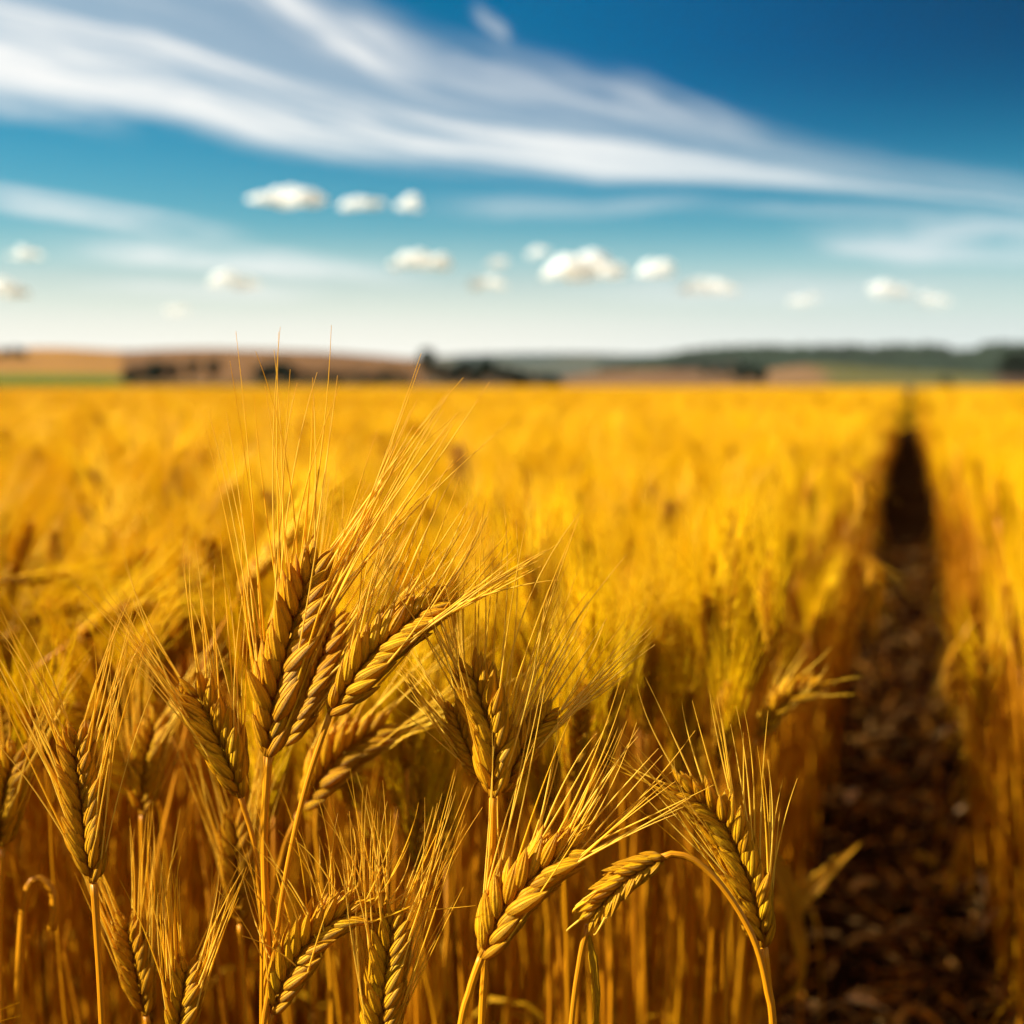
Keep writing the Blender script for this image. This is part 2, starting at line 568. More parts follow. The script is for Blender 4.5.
M_DARK = mat_dark_husk()
M_LEAF = mat_leaf('dry_straw_leaf', (0.74, 0.42, 0.004), (0.48, 0.21, 0.004), 0.3)
M_PALE = mat_leaf('bleached_straw', (0.85, 0.60, 0.32), (0.62, 0.36, 0.13), 0.25)


def mat_litter():
    m, b = mat_new('straw_litter')
    u, v, r = gv_nodes(b)
    rp = b.node('ShaderNodeValToRGB')
    e = rp.color_ramp.elements
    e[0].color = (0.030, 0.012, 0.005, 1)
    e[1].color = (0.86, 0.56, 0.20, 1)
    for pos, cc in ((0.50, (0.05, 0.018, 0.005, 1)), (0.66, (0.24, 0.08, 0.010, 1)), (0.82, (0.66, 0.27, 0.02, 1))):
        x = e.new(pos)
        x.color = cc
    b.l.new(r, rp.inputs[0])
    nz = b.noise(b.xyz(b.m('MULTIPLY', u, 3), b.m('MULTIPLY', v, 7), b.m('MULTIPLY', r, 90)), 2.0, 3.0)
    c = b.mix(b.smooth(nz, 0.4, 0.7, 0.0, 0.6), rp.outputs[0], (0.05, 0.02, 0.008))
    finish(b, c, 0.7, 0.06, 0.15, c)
    return m


def mat_ground():
    m, b = mat_new('dark_soil')
    g = b.node('ShaderNodeNewGeometry')
    pos = g.outputs['Position']
    n1 = b.noise(pos, 9.0, 8.0, 0.65)
    n2 = b.noise(pos, 60.0, 5.0, 0.6)
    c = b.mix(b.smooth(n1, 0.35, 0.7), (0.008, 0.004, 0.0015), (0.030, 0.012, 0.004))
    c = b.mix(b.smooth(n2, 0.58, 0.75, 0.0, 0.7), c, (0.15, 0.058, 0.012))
    # beyond the crop the sheet carries other fields
    s = b.node('ShaderNodeSeparateXYZ')
    b.l.new(pos, s.inputs[0])
    ln = b.node('ShaderNodeVectorMath', operation='LENGTH')
    b.l.new(pos, ln.inputs[0])
    vor = b.node('ShaderNodeTexVoronoi')
    vor.inputs['Scale'].default_value = 0.0035
    b.l.new(pos, vor.inputs['Vector'])
    sv = b.node('ShaderNodeSeparateColor')
    b.l.new(vor.outputs['Color'], sv.inputs[0])
    far = b.mix(b.smooth(sv.outputs[0], 0.45, 0.5), (0.42, 0.24, 0.07), (0.10, 0.13, 0.025))
    c = b.mix(b.smooth(ln.outputs['Value'], 330, 420), c, far)
    h = b.m('MULTIPLY_ADD', n2, 0.4, n1)
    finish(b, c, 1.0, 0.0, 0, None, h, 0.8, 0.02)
    return m


# ------------------------------------------------------------------ object helpers
def link(name, me, parent=None):
    o = bpy.data.objects.new(name, me)
    COL.objects.link(o)
    if parent is not None:
        o.parent = parent
    return o


def tag(o, label=None, cat=None, group=None, kind=None):
    for k, v in (('label', label), ('category', cat), ('group', group), ('kind', kind)):
        if v:
            o[k] = v
    return o


def empty(name, loc, rz=0.0):
    o = bpy.data.objects.new(name, None)
    o.empty_display_size = 0.05
    o.location = loc
    o.rotation_euler = (0, 0, rz)
    COL.objects.link(o)
    return o


def vnoise(x, y, seed=0):
    """smooth value noise, numpy"""
    def h(i, j):
        n = np.sin(i * 127.1 + j * 311.7 + seed * 74.7) * 43758.5453
        return n - np.floor(n)
    xi, yi = np.floor(x), np.floor(y)
    fx, fy = x - xi, y - yi
    fx, fy = fx * fx * (3 - 2 * fx), fy * fy * (3 - 2 * fy)
    return (h(xi, yi) * (1 - fx) + h(xi + 1, yi) * fx) * (1 - fy) + (h(xi, yi + 1) * (1 - fx) + h(xi + 1, yi + 1) * fx) * fy - 0.5


# ------------------------------------------------------------------ ground
def ground_z(x, y):
    near = np.exp(-(x / 2.0) ** 2) * np.exp(-(np.maximum(y, 0) / 14.0) ** 2)
    tr = -0.035 * np.exp(-(x / 0.13) ** 2)
    return near * (tr + 0.045 * vnoise(x * 7, y * 7, 1) + 0.03 * vnoise(x * 19, y * 19, 2) + 0.018 * vnoise(x * 43, y * 43, 3))


def build_ground():
    def lines(fine, lim):
        out = [lim]
        s = fine
        a = out[0]
        while a < 9000:
            s *= 1.35
            a += s
            out.append(a)
        return np.array(out)
    xs = np.r_[-lines(.03, .75)[::-1], np.arange(-.72, .74, .02), lines(.03, .75)]
    ys = np.r_[-lines(.3, .3)[::-1], np.arange(-.2, 7, .025), lines(.05, 7.05)]
    X, Y = np.meshgrid(xs, ys)
    Z = ground_z(X, Y)
    ny, nx = X.shape
    i, j = np.meshgrid(np.arange(ny - 1), np.arange(nx - 1), indexing='ij')
    a = (i * nx + j).ravel()
    ma = MA()
    ma.add(np.stack([X, Y, Z], -1).reshape(-1, 3), np.stack([a, a + 1, a + 1 + nx, a + nx], 1))
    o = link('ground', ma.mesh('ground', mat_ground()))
    tag(o, 'dark soil ground showing in the bare furrow between the wheat', 'ground', kind='structure')


build_ground()


# ------------------------------------------------------------------ hills beyond the crop
def hill(name, mat, prof, near, crest, far, label, seed):
    """a ridge: prof gives (bearing px, top y px) of the skyline as seen from the field"""
    px = np.arange(-700, 1721, 8.0)
    top = np.interp(px, [p[0] for p in prof], [p[1] for p in prof])
    k = np.ones(5) / 5
    top = np.convolve(np.pad(top, 2, 'edge'), k, 'valid')
    hgt = np.maximum(CAM_H + (386 - top) / F_PX * crest, -3.0)
    ys = np.unique(np.r_[np.linspace(near, crest, 22), np.linspace(crest, far, 8)])
    f = np.where(ys <= crest, (ys - near) / (crest - near), 1 - (ys - crest) / (far - crest))
    f = np.clip(f, 0, 1)
    f = np.where(ys <= crest, f ** 1.5, f * f * (3 - 2 * f))
    X = (px - 512)[None, :] / F_PX * ys[:, None]
    Y = np.broadcast_to(ys[:, None], X.shape)
    Z = hgt[None, :] * f[:, None] + vnoise(X / (crest * .03), Y / (crest * .03), seed) * hgt.max() * .035 * f[:, None] - 0.4 * (1 - f[:, None])
    ny, nx = X.shape
    i, j = np.meshgrid(np.arange(ny - 1), np.arange(nx - 1), indexing='ij')
    a = (i * nx + j).ravel()
    ma = MA()
    ma.add(np.stack([X, Y, Z], -1).reshape(-1, 3), np.stack([a, a + 1, a + 1 + nx, a + nx], 1))
    o = link(name, ma.mesh(name, mat))
    o.rotation_euler = (0, 0, YAW)
    tag(o, label, 'hill', kind='structure')

    def height(pxq, yq):
        hh = np.interp(pxq, px, hgt)
        ff = (yq - near) / (crest - near)
        return hh * max(0.0, min(1.0, ff)) ** 1.5
    return height


def field_mat(name, build):
    m, b = mat_new(name)
    tc = b.node('ShaderNodeTexCoord')
    s = b.node('ShaderNodeSeparateXYZ')
    b.l.new(tc.outputs['Object'], s.inputs[0])
    # field edges run up the slope, so bearing x/y marks them
    q = b.m('MULTIPLY_ADD', b.m('DIVIDE', s.outputs[0], s.outputs[1]), F_PX, 512)
    n = b.noise(tc.outputs['Object'], 0.02, 5.0)
    c = build(b, q, s.outputs[1], s.outputs[2], tc.outputs['Object'], n)
    finish(b, c, 0.9, 0.1)
    return m


def left_fields(b, q, y, z, o, n):
    qq = b.m('MULTIPLY_ADD', n, 14, q)
    c = b.mix(b.smooth(qq, 128, 134), (0.30, 0.145, 0.030), (0.155, 0.074, 0.024))
    c = b.mix(b.smooth(qq, 425, 440), c, (0.085, 0.055, 0.026))
    c = b.mix(b.smooth(n, 0.4, 0.65, 0, 0.4), c, (0.11, 0.05, 0.018))
    yy = b.m('MULTIPLY_ADD', n, 20, y)
    green = b.m('MULTIPLY', b.smooth(yy, 480, 466), b.smooth(qq, 150, 120))
    c = b.mix(green, c, (0.062, 0.115, 0.001))
    g2 = b.m('MULTIPLY', b.smooth(yy, 412, 400), b.smooth(qq, 640, 420))
    return b.mix(g2, c, (0.035, 0.045, 0.004))


def right_fields(b, q, y, z, o, n):
    qq = b.m('ADD', b.m('MULTIPLY_ADD', n, 70, -35), b.m('MULTIPLY_ADD', z, 1.6, q))
    c = b.mix(b.smooth(qq, 750, 758), (0.15, 0.078, 0.034), (0.185, 0.10, 0.042))
    c = b.mix(b.smooth(qq, 826, 838), c, (0.10, 0.090, 0.024))
    c = b.mix(b.smooth(qq, 995, 1005), c, (0.08, 0.04, 0.02))
    c = b.mix(b.smooth(b.m('MULTIPLY_ADD', n, 60, y), 580, 560, 0.0, 0.85), c, (0.07, 0.06, 0.012))
    return b.mix(b.smooth(n, 0.5, 0.7, 0, 0.4), c, (0.08, 0.06, 0.026))


def wood_fields(b, q, y, z, o, n):
    n2 = b.noise(o, 0.004, 3.0)
    c = b.mix(b.smooth(n2, 0.50, 0.56), (0.012, 0.020, 0.014), (0.13, 0.080, 0.032))
    c = b.mix(b.smooth(n, 0.45, 0.6), c, (0.008, 0.013, 0.009))
    return c


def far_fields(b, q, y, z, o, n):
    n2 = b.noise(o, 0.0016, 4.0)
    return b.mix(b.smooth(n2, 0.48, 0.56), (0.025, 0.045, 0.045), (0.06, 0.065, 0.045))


hL = hill('hill', field_mat('stubble_slope', left_fields),
          [(-700, 366), (-300, 358), (0, 349), (60, 348), (120, 351), (200, 349), (260, 349), (330, 352), (400, 358), (460, 366), (520, 375), (590, 387), (700, 400), (1720, 420)],
          300, 700, 1200, 'tan and brown stubble hill rising behind the left of the wheat', 1)
hM = hill('hill', field_mat('patchwork_slope', right_fields),
          [(-700, 420), (400, 400), (480, 387), (560, 378), (600, 372), (650, 369), (700, 371), (740, 374), (780, 368), (810, 365), (850, 367), (900, 371), (960, 374), (1024, 377), (1300, 379), (1720, 378)],
          420, 900, 1500, 'low patchwork slope of tan and green fields beyond the furrow', 2)
hW = hill('hill', field_mat('wooded_slope', wood_fields),
          [(-700, 420), (500, 390), (600, 373), (680, 358), (740, 353), (800, 353), (850, 352), (950, 352), (1024, 350), (1300, 346), (1720, 350)],
          1300, 2100, 3000, 'dark wooded ridge on the right of the horizon', 3)
hF = hill('hill', field_mat('distant_slope', far_fields),
          [(-700, 372), (300, 366), (430, 357), (500, 354), (560, 353), (640, 355), (700, 353), (760, 351), (900, 350), (1024, 347), (1300, 346), (1720, 352)],
          3300, 4400, 5200, 'faint blue ridge farthest off on the horizon', 4)


# ------------------------------------------------------------------ trees
def mat_foliage():
    m, b = mat_new('tree_foliage')
    u, v, r = gv_nodes(b)
    oi = b.node('ShaderNodeObjectInfo')
    c = b.mix(r, (0.012, 0.021, 0.016), (0.030, 0.042, 0.020))
    c = b.mix(oi.outputs['Random'], c, b.mix(0.5, c, (0.025, 0.045, 0.030)))
    finish(b, c, 0.7, 0.1, 0.2, c)
    return m


def mat_bark():
    m, b = mat_new('bark')
    tc = b.node('ShaderNodeTexCoord')
    c = b.mix(b.noise(tc.outputs['Object'], 6.0, 5.0), (0.05, 0.032, 0.02), (0.11, 0.08, 0.055))
    finish(b, c, 0.9, 0.1)
    return m


M_FOL, M_BARK = mat_foliage(), mat_bark()


def tree_meshes(seed, wide, tall):
    rg = np.random.default_rng(seed)
    tr = MA()
    tube(tr, [(0, 0, -.3), (0.05, 0, .8), (.1, .05, 1.8), (.05, 0, 3.2 * tall)], [.26, .2, .15, .07], 7)
    for k in range(5):
        a = k * 1.26 + rg.random()
        e = np.array((math.cos(a) * wide * .8, math.sin(a) * wide * .8, 2.6 * tall + rg.random()))
        s = np.array((.08, .03, 1.3 + .25 * k))
        tube(tr, [s, (s + e) / 2 + (0, 0, .15), e], [.09, .06, .025], 5)
    cr = MA()
    lobes = [(rg.normal(0, wide * .42), rg.normal(0, wide * .42), 2.2 * tall + rg.random() * 2.4 * tall, .7 + .6 * rg.random()) for _ in range(13)]
    N = 2600
    V, Q, A = [], [], []
    for k in range(N):
        lx, ly, lz, lr = lobes[rg.integers(len(lobes))]
        d = unit(rg.normal(0, 1, 3))
        p = np.array((lx, ly, lz)) + d * lr * wide * .55 * (rg.random() ** .4)
        n1 = unit(rg.normal(0, 1, 3))
        n2 = unit(np.cross(n1, rg.normal(0, 1, 3)))
        s = .18 + .20 * rg.random()
        V += [p - n1 * s, p + n2 * s * .7, p + n1 * s, p - n2 * s * .7]
        Q.append([4 * k, 4 * k + 1, 4 * k + 2, 4 * k + 3])
        A += [(0, 0, min(1, max(0, .5 + rg.normal(0, .25))))] * 4
    cr.add(V, Q, None, A)
    return tr.mesh('trunk', M_BARK), cr.mesh('crown', M_FOL)


TREES = [tree_meshes(1, 1.7, 1.0), tree_meshes(2, 1.3, 1.3), tree_meshes(3, 2.2, .85), tree_meshes(4, 1.5, 1.1)]
TREE_H = [4.9, 6.3, 4.3, 5.4]


def tree(px, depth, hpx, hf, var, rz, label, group):
    z = hf(px, depth)
    p = CAM + depth / math.cos(0) * np.array((-math.sin(YAW), math.cos(YAW), 0)) + (px - 512) / F_PX * depth * np.array((math.cos(YAW), math.sin(YAW), 0))
    s = 1.2 * hpx / F_PX * depth / TREE_H[var]
    t = empty('tree', (p[0], p[1], z - .1), rz)
    t.scale = (s, s, s)
    tag(t, label, 'tree', group)
    link('trunk', TREES[var][0], t)
    link('crown', TREES[var][1], t)


rt = random.Random(5)
GT = 'trees along the far edge of the wheat'
for px, hp, var in ((134, 13, 2), (146, 14, 0), (160, 17, 2), (173, 16, 0), (192, 18, 3), (214, 19, 3)):
    tree(px, 380, hp, hL, var, rt.random() * 6, 'dark round tree in the short row below the brown hill on the left', GT)
for px, hp, var in ((262, 13, 2), (272, 16, 0), (284, 17, 2), (298, 12, 2), (313, 10, 2), (328, 11, 2), (343, 10, 2), (358, 11, 2), (374, 10, 2), (389, 12, 2), (404, 10, 2)):
    tree(px, 380, hp, hL, var, rt.random() * 6, 'low dark tree in the hedge line below the brown hill', GT)
tree(426, 390, 29, hL, 1, 1.0, 'tallest dark tree standing above the hedge at the foot of the hill', GT)
for px, hp, var in ((440, 16, 0), (453, 15, 2), (464, 21, 3), (478, 15, 2), (490, 22, 3), (500, 16, 0), (513, 14, 2), (527, 12, 2), (541, 12, 0), (553, 11, 2)):
    tree(px, 395, hp, hL, var, rt.random() * 6, 'dark tree in the clump between the brown hill and the pinkish field', GT)
for px, dep, hp, var in ((738, 560, 12, 0), (748, 560, 16, 3), (757, 560, 14, 2), (735, 760, 9, 2), (722, 760, 8, 2), (705, 760, 8, 2)):
    tree(px, dep, hp, hM, var, rt.random() * 6, 'dark tree between the two tan fields right of centre', GT)
for px, dep, hp, var in ((1004, 620, 22, 3), (1012, 620, 26, 1), (1020, 620, 24, 3), (1030, 620, 26, 0), (1042, 620, 22, 2)):
    tree(px, dep, hp, hM, var, rt.random() * 6, 'dark tall tree at the right end of the horizon', GT)
for px, hp, var in ((6, 8, 2), (16, 9, 0), (26, 7, 2)):
    tree(px, 600, hp, hL, var, rt.random() * 6, 'small tree near the top of the tan hill at the far left', GT)
tree(943, 430, 9, hM, 2, 0.4, 'small dark bush at the field edge right of the furrow end', GT)


def woodland():
    """the wood on the far right ridge: one mass of crowns"""
    rg = np.random.default_rng(8)
    ma = MA()
    V, T, A = [], [], []
    n = 0
    ico = np.array([(0, 0, 1), (.89, 0, .45), (.28, .85, .45), (-.72, .53, .45), (-.72, -.53, .45), (.28, -.85, .45), (.72, .53, -.45), (-.28, .85, -.45), (-.89, 0, -.45), (-.28, -.85, -.45), (.72, -.53, -.45), (0, 0, -1)])
    fc = np.array([(0, 1, 2), (0, 2, 3), (0, 3, 4), (0, 4, 5), (0, 5, 1), (1, 6, 2), (2, 7, 3), (3, 8, 4), (4, 9, 5), (5, 10, 1), (2, 6, 7), (3, 7, 8), (4, 8, 9), (5, 9, 10), (1, 10, 6), (6, 11, 7), (7, 11, 8), (8, 11, 9), (9, 11, 10), (10, 11, 6)])
    for _ in range(5200):
        px = rg.uniform(600, 1200)
        y = rg.uniform(1450, 2150)
        if vnoise(np.array(px / 60), np.array(y / 200), 4) < -.06:
            continue
        z = hW(px, y)
        s = rg.uniform(4, 8)
        v = ico * (1 + rg.normal(0, .16, (12, 1))) * (s, s, s * 1.1) + ((px - 512) / F_PX * y, y, z + s * .6)
        V.append(v)
        T.append(fc + n)
        A.append(np.tile((0, 0, rg.random()), (12, 1)))
        n += 12
    ma.add(np.vstack(V), None, np.vstack(T), np.vstack(A))
    o = link('woodland', ma.mesh('woodland', M_FOL, smooth=False))
    o.rotation_euler = (0, 0, YAW)
    tag(o, 'dark woodland covering the ridge on the right of the horizon', 'woodland', kind='stuff')


woodland()


# ------------------------------------------------------------------ cumulus clouds
def mat_cloud(a):
    m, b = mat_new('cloud_white')
    tc = b.node('ShaderNodeTexCoord')
    n = b.noise(tc.outputs['Object'], 0.02, 5.0)
    p = finish(b, (0.95, 0.97, 0.99), 1.0, 0.0, 0.55, (0.97, 0.98, 0.99, 1.0))
    out = [x for x in b.n if x.type == 'OUTPUT_MATERIAL'][0]
    sh = out.inputs[0].links[0].from_socket
    t = b.node('ShaderNodeBsdfTransparent')
    mx = b.node('ShaderNodeMixShader')
    b.put(mx.inputs[0], b.smooth(n, 0.33, 0.58, a * 0.5, a))
    b.l.new(t.outputs[0], mx.inputs[1])
    b.l.new(sh, mx.inputs[2])
    b.l.new(mx.outputs[0], out.inputs[0])
    return m


CLOUD_M = {k: mat_cloud(k) for k in (0.95, 0.42, 0.22)}


def cloud(px, py, w, h, alpha, label, seed, D=9000.0):
    import bmesh
    rg = np.random.default_rng(seed)
    fwd = np.array((-math.sin(YAW), math.cos(YAW), 0))
    rgt = np.array((math.cos(YAW), math.sin(YAW), 0))
    loc = CAM + fwd * D + rgt * (px - 512) / F_PX * D + np.array((0, 0, (386 - py) / F_PX * D))
    W, H = w / F_PX * D, h / F_PX * D
    bm = bmesh.new()
    nb = max(5, int(w / h * 5))
    for k in range(nb):
        x = (k + .5) / nb - .5 + rg.normal(0, .03)
        env = math.sqrt(max(.05, 1 - (2 * x) ** 2))
        r = H * .30 * env * (.75 + .6 * rg.random())
        c = Vector((x * W * .9, rg.normal(0, H * .3), -H * .25 + rg.random() * H * .45 * env))
        ret = bmesh.ops.create_icosphere(bm, subdivisions=3, radius=r)
        for v in ret['verts']:
            d = v.co.normalized()
            nz = float(vnoise(np.array(d.x * 3 + k), np.array(d.y * 3 + d.z * 2.3), seed)) + .5 * float(vnoise(np.array(d.x * 7 + k), np.array(d.z * 7 + d.y * 5), seed))
            q = d * r * (1 + .35 * nz)
            q.x *= 1.25
            q.z *= .85 if q.z > 0 else .45
            v.co = q + c
    me = bpy.data.meshes.new('cloud')
    bm.to_mesh(me)
    bm.free()
    me.polygons.foreach_set('use_smooth', [True] * len(me.polygons))
    me.materials.append(CLOUD_M[alpha])
    o = link('cloud', me)
    o.location = loc
    o.rotation_euler = (0, 0, YAW)
    tag(o, label, 'cloud', 'small puffy clouds low in the sky')


for args in ((292, 201, 88, 26, .95, 'largest bright flat puffy cloud under the broad wispy sweep on the left', 1),
             (364, 207, 52, 17, .95, 'small oval white cloud between the flat bright cloud and a tiny puff', 2),
             (410, 208, 20, 21, .95, 'tiny round white puff right of the small oval cloud', 3),
             (583, 269, 88, 36, .95, 'largest heaped white cloud low above the middle of the wheat', 4),
             (654, 271, 38, 20, .95, 'small white cloud just right of the large heaped one', 5),
             (422, 264, 66, 24, .95, 'white double-humped cloud low in the sky left of the middle', 6),
             (708, 289, 68, 20, .42, 'soft pale flat cloud low to the right of the heaped clouds', 7),
             (34, 255, 38, 17, .95, 'small white puff near the left edge below the thin streak', 8),
             (12, 291, 50, 20, .95, 'white cloud cut by the left edge low over the tan hill', 9),
             (238, 283, 60, 22, .42, 'pale paired puffs below the long streak on the left', 10),
             (538, 254, 22, 15, .42, 'tiny faint puff just above left of the heaped white cloud', 11),
             (497, 264, 20, 14, .42, 'tiny faint puff between the double-humped and the heaped cloud', 12),
             (488, 284, 40, 18, .42, 'faint low puff under the gap left of the heaped cloud', 13),
             (180, 311, 30, 14, .22, 'very faint puff low over the brown hill', 14),
             (886, 292, 50, 20, .42, 'pale blurred cloud low on the right under the wispy bank', 15),
             (930, 300, 36, 24, .22, 'faint tilted cloud low on the right beside the pale one', 16),
             (800, 300, 34, 16, .22, 'faint low cloud between the flat pale one and the right one', 17)):
    cloud(*args)


# ------------------------------------------------------------------ wheat
SIDE_CAM = cR.copy()


def stem_down(p_top, path_px, d, lean=(0, 0)):
    pass


def plant_variant(seed, res=1, nod=0.0, lean=0.06, h=0.88, earL=0.10, earW=0.020, awn=0.10, leaves=2, rows=9, sseg=6):
    """one wheat plant at the origin: stem, ear, beard, leaves"""
    rg = np.random.default_rng(seed)
    pts = [np.array((0, 0, -0.02)), np.array((lean * .15, rg.normal(0, .008), h * .35)), np.array((lean * .5, rg.normal(0, .012), h * .72))]
    p = np.array((lean, 0, h - earL * (.4 if nod > .5 else .8)))
    pts.append(p)
    dirn = unit(np.array((lean * 1.2 + .02, rg.normal(0, .03), 1.0)))
    # bend the neck over by nod radians, then the ear
    ep = [p]
    steps = 9
    neck = []
    a = 0.0
    cur = p
    base_ang = math.atan2(dirn[0], dirn[2])
    for k in range(4):
        a = nod * (k + 1) / 4 * .75
        dd = np.array((math.sin(base_ang + a), dirn[1], math.cos(base_ang + a)))
        cur = cur + dd * (.012 + .02 * min(1, nod))
        neck.append(cur)
    pts += neck
    ear = [cur]
    for k in range(steps):
        a = nod * .75 + nod * .25 * (k + 1) / steps
        dd = np.array((math.sin(base_ang + a), dirn[1], math.cos(base_ang + a)))
        cur = cur + dd * earL / steps
        ear.append(cur)
    st = MA()
    path = spline(pts, 9 + 5 * res + (6 if nod > .5 else 0))
    rr = np.interp(np.linspace(0, 1, len(path)), [0, .5, .85, 1], [.0031, .0027, .0017, .0014]) * (1 if res else 1.3)
    tube(st, path, rr, sseg, rg.random())
    if res:
        for f in (.3, .58):              # nodes on the culm
            k = int(f * (len(path) - 1))
            tube(st, [path[k] - (0, 0, .004), path[k], path[k] + (0, 0, .004)], [.0019, .0029, .0019], sseg, rg.random())
    ang = rg.random() * 6.28
    side = np.array((math.sin(ang) * .3, math.cos(ang), 0.05))
    husk, aw = make_ear(spline(ear, 12), earW, rows, side, res, awn, .26, (0, 0, .12), .85 if res else .5, .0005 if res else .0008, seed * 7 + 1, .08, 5 if res else 3)
    lv = []
    for k in range(leaves):
        z = h * rg.uniform(.12, .5)
        a = rg.random() * 6.28
        q = path[np.argmin(abs(path[:, 2] - z))]
        o = np.array((math.cos(a), math.sin(a), 0))
        ll = rg.uniform(.12, .24)
        droop = rg.uniform(.3, 1.1)
        lp = spline([q, q + o * ll * .25 + (0, 0, ll * .28), q + o * ll * .55 + (0, 0, ll * (.25 - .25 * droop)), q + o * ll * .72 - (0, 0, ll * .7 * droop)], 8 if res else 5)
        lv.append(make_leaf(lp, rg.uniform(.004, .008), np.array((o[0] * .2, o[1] * .2, 1.0)), rg.random(), 3, rg.uniform(.05, .3), rg.normal(0, 1.2)))
    return st, husk, aw, lv


VSPEC = [dict(nod=.05, lean=.02), dict(nod=.25, lean=.05), dict(nod=.5, lean=.09), dict(nod=.15, lean=-.05), dict(nod=1.3, lean=.06), dict(nod=.35, lean=.12),
         dict(nod=2.3, lean=.05), dict(nod=.1, lean=.0), dict(nod=.7, lean=.10), dict(nod=.2, lean=.03), dict(nod=1.8, lean=.08), dict(nod=.45, lean=.04)]
VAR = []
for k, sp_ in enumerate(VSPEC):
    st, hu, aw, lv = plant_variant(100 + k, 1, earL=.085 + .005 * (k % 4), earW=.019 + .001 * (k % 3), leaves=k % 2, **sp_)
    VAR.append((st, hu, aw, lv, st.mesh('stem', M_STEM), hu.mesh('ear', M_HUSK), aw.mesh('beard', M_AWN), [l.mesh('leaf', M_LEAF) for l in lv]))


# ---- the sharp plants in front
def px_path(pts, d):
    return [at(p[0], p[1], d + (p[2] if len(p) > 2 else 0.0)) for p in pts]


def to_ground(pts, d, foot=(0, 0)):
    """carry a stem on from the last seen point down to the soil"""
    out = px_path(pts, d)
    p = out[-1]
    q = np.array((p[0] + foot[0], p[1] + foot[1], 0.0))
    g = np.array((q[0], q[1], float(ground_z(q[0], q[1])) - 0.02))
    dirn = unit(out[-1] - out[-2])
    mid = p + dirn * .12
    mid = mid * .6 + .4 * (p + (g - p) * .2)
    out += [mid, p + (g - p) * .62, g]
    return out


def hero(label, d, stems, ears, leaves=(), group='sharp wheat plants in the foreground', seed=0, rows=10, res=2, foot=(0, 0), sr=.0026):
    base = None
    built = []
    for s in stems:
        w = to_ground(s['p'], d + s.get('dd', 0), s.get('foot', foot)) if s.get('ground', True) else px_path(s['p'], d + s.get('dd', 0))
        path = spline(w, 150)
        if base is None:
            base = np.array((path[-1][0], path[-1][1], max(0.0, path[-1][2])))
        r = s.get('r', sr)
        k = len(path)
        rad = np.interp(np.linspace(0, 1, k), [0, .05, .2, 1], [r * .95, r * .8, r * .9, r * 1.05])
        built.append(('stem', path, rad))
    root = empty('wheat_plant', base)
    tag(root, label, 'wheat plant', group)

    def fin(name, ma, mat, par):
        for v in ma.v:
            v -= base
        return link(name, ma.mesh(name, mat), par)

    for i, (nm, path, rad) in enumerate(built):
        ma = MA()
        tube(ma, path, rad, 10, .3 + .4 * ((seed * .37 + i * .21) % 1))
        fin('stem', ma, M_STEM, root)
    for i, e in enumerate(ears):
        dd = d + e.get('dd', 0)
        path = spline(px_path(e['p'], dd), 26)
        s = dd / F_PX
        bx, by = e.get('bias', (0, 0))
        roll = R_(e.get('roll', 0))
        T0 = unit(path[-1] - path[0])
        S = unit(np.cross(T0, -cF))
        side = S * math.cos(roll) + np.cross(T0, S) * math.sin(roll)
        husk, aw = make_ear(path, e['w'] * .90 * s, e.get('rows', rows), side, res, e.get('awn', 150) * 1.22 * s, e.get('spread', .3), cR * bx + cU * by,
                            e.get('keep', .66), e.get('ar', .00054), seed * 31 + i, e.get('jit', .07), 9, e.get('curl', 0.0))
        eo = fin('ear', husk, e.get('mat', M_HUSK), root)
        if aw.n:
            fin('beard', aw, M_AWN_PALE, eo)
    for lf in leaves:
        path = spline(px_path(lf['p'], d + lf.get('dd', 0)), 18)
        ma = make_leaf(path, lf['w'] * d / F_PX, -cF + cU * .3, lf.get('r', .3), 5, lf.get('curl', .2), lf.get('twist', .6))
        fin('leaf', ma, M_LEAF, root)
    return root


hero('tallest sharp bearded wheat ear whose long awns reach above the horizon, left of centre', .80,
     [dict(p=[(268, 756), (264, 840), (267, 940), (268, 1040)], r=.0027)],
     [dict(p=[(268, 756), (278, 690), (300, 610), (322, 548)], w=58, rows=11, awn=205, spread=.27, bias=(.0, .06), jit=.10, ar=.00064, keep=.78),
      dict(p=[(284, 745, .03), (312, 680, .035), (338, 612, .04)], w=44, rows=9, awn=130, spread=.25, bias=(.1, .1), dd=.02)], seed=1)
hero('short sharp wheat ear leaning up to the left against the tallest one', .81,
     [dict(p=[(240, 795), (255, 850), (262, 940), (262, 1040)], r=.0017, dd=.012)],
     [dict(p=[(242, 797), (222, 745), (193, 683)], w=48, rows=8, awn=125, spread=.26, bias=(.05, .12), roll=10)], seed=2)
hero('sharp wheat ear leaning far right on a slanting stem beside the tallest one', .795,
     [dict(p=[(330, 714), (305, 790), (285, 880), (270, 985), (262, 1045)], r=.0018)],
     [dict(p=[(330, 714), (372, 656), (415, 618), (448, 596)], w=48, rows=9, awn=115, spread=.24, bias=(-.10, .10), roll=-8)], seed=3)
hero('sharp wheat plant with three bearded ears fanning from one stem in the centre', .80,
     [dict(p=[(493, 798), (491, 870), (485, 960), (481, 1040)], r=.0024)],
     [dict(p=[(493, 796), (492, 740), (470, 662)], w=50, rows=9, awn=135, spread=.26, bias=(.06, .12)),
      dict(p=[(502, 792, .006), (522, 750, .01), (552, 708, .015)], w=36, rows=7, awn=120, spread=.18, bias=(.08, .02), dd=.008),
      dict(p=[(484, 782, .008), (466, 742, .014), (452, 704, .02)], w=30, rows=6, awn=85, spread=.24, bias=(-.06, .05), dd=.012)], seed=4)
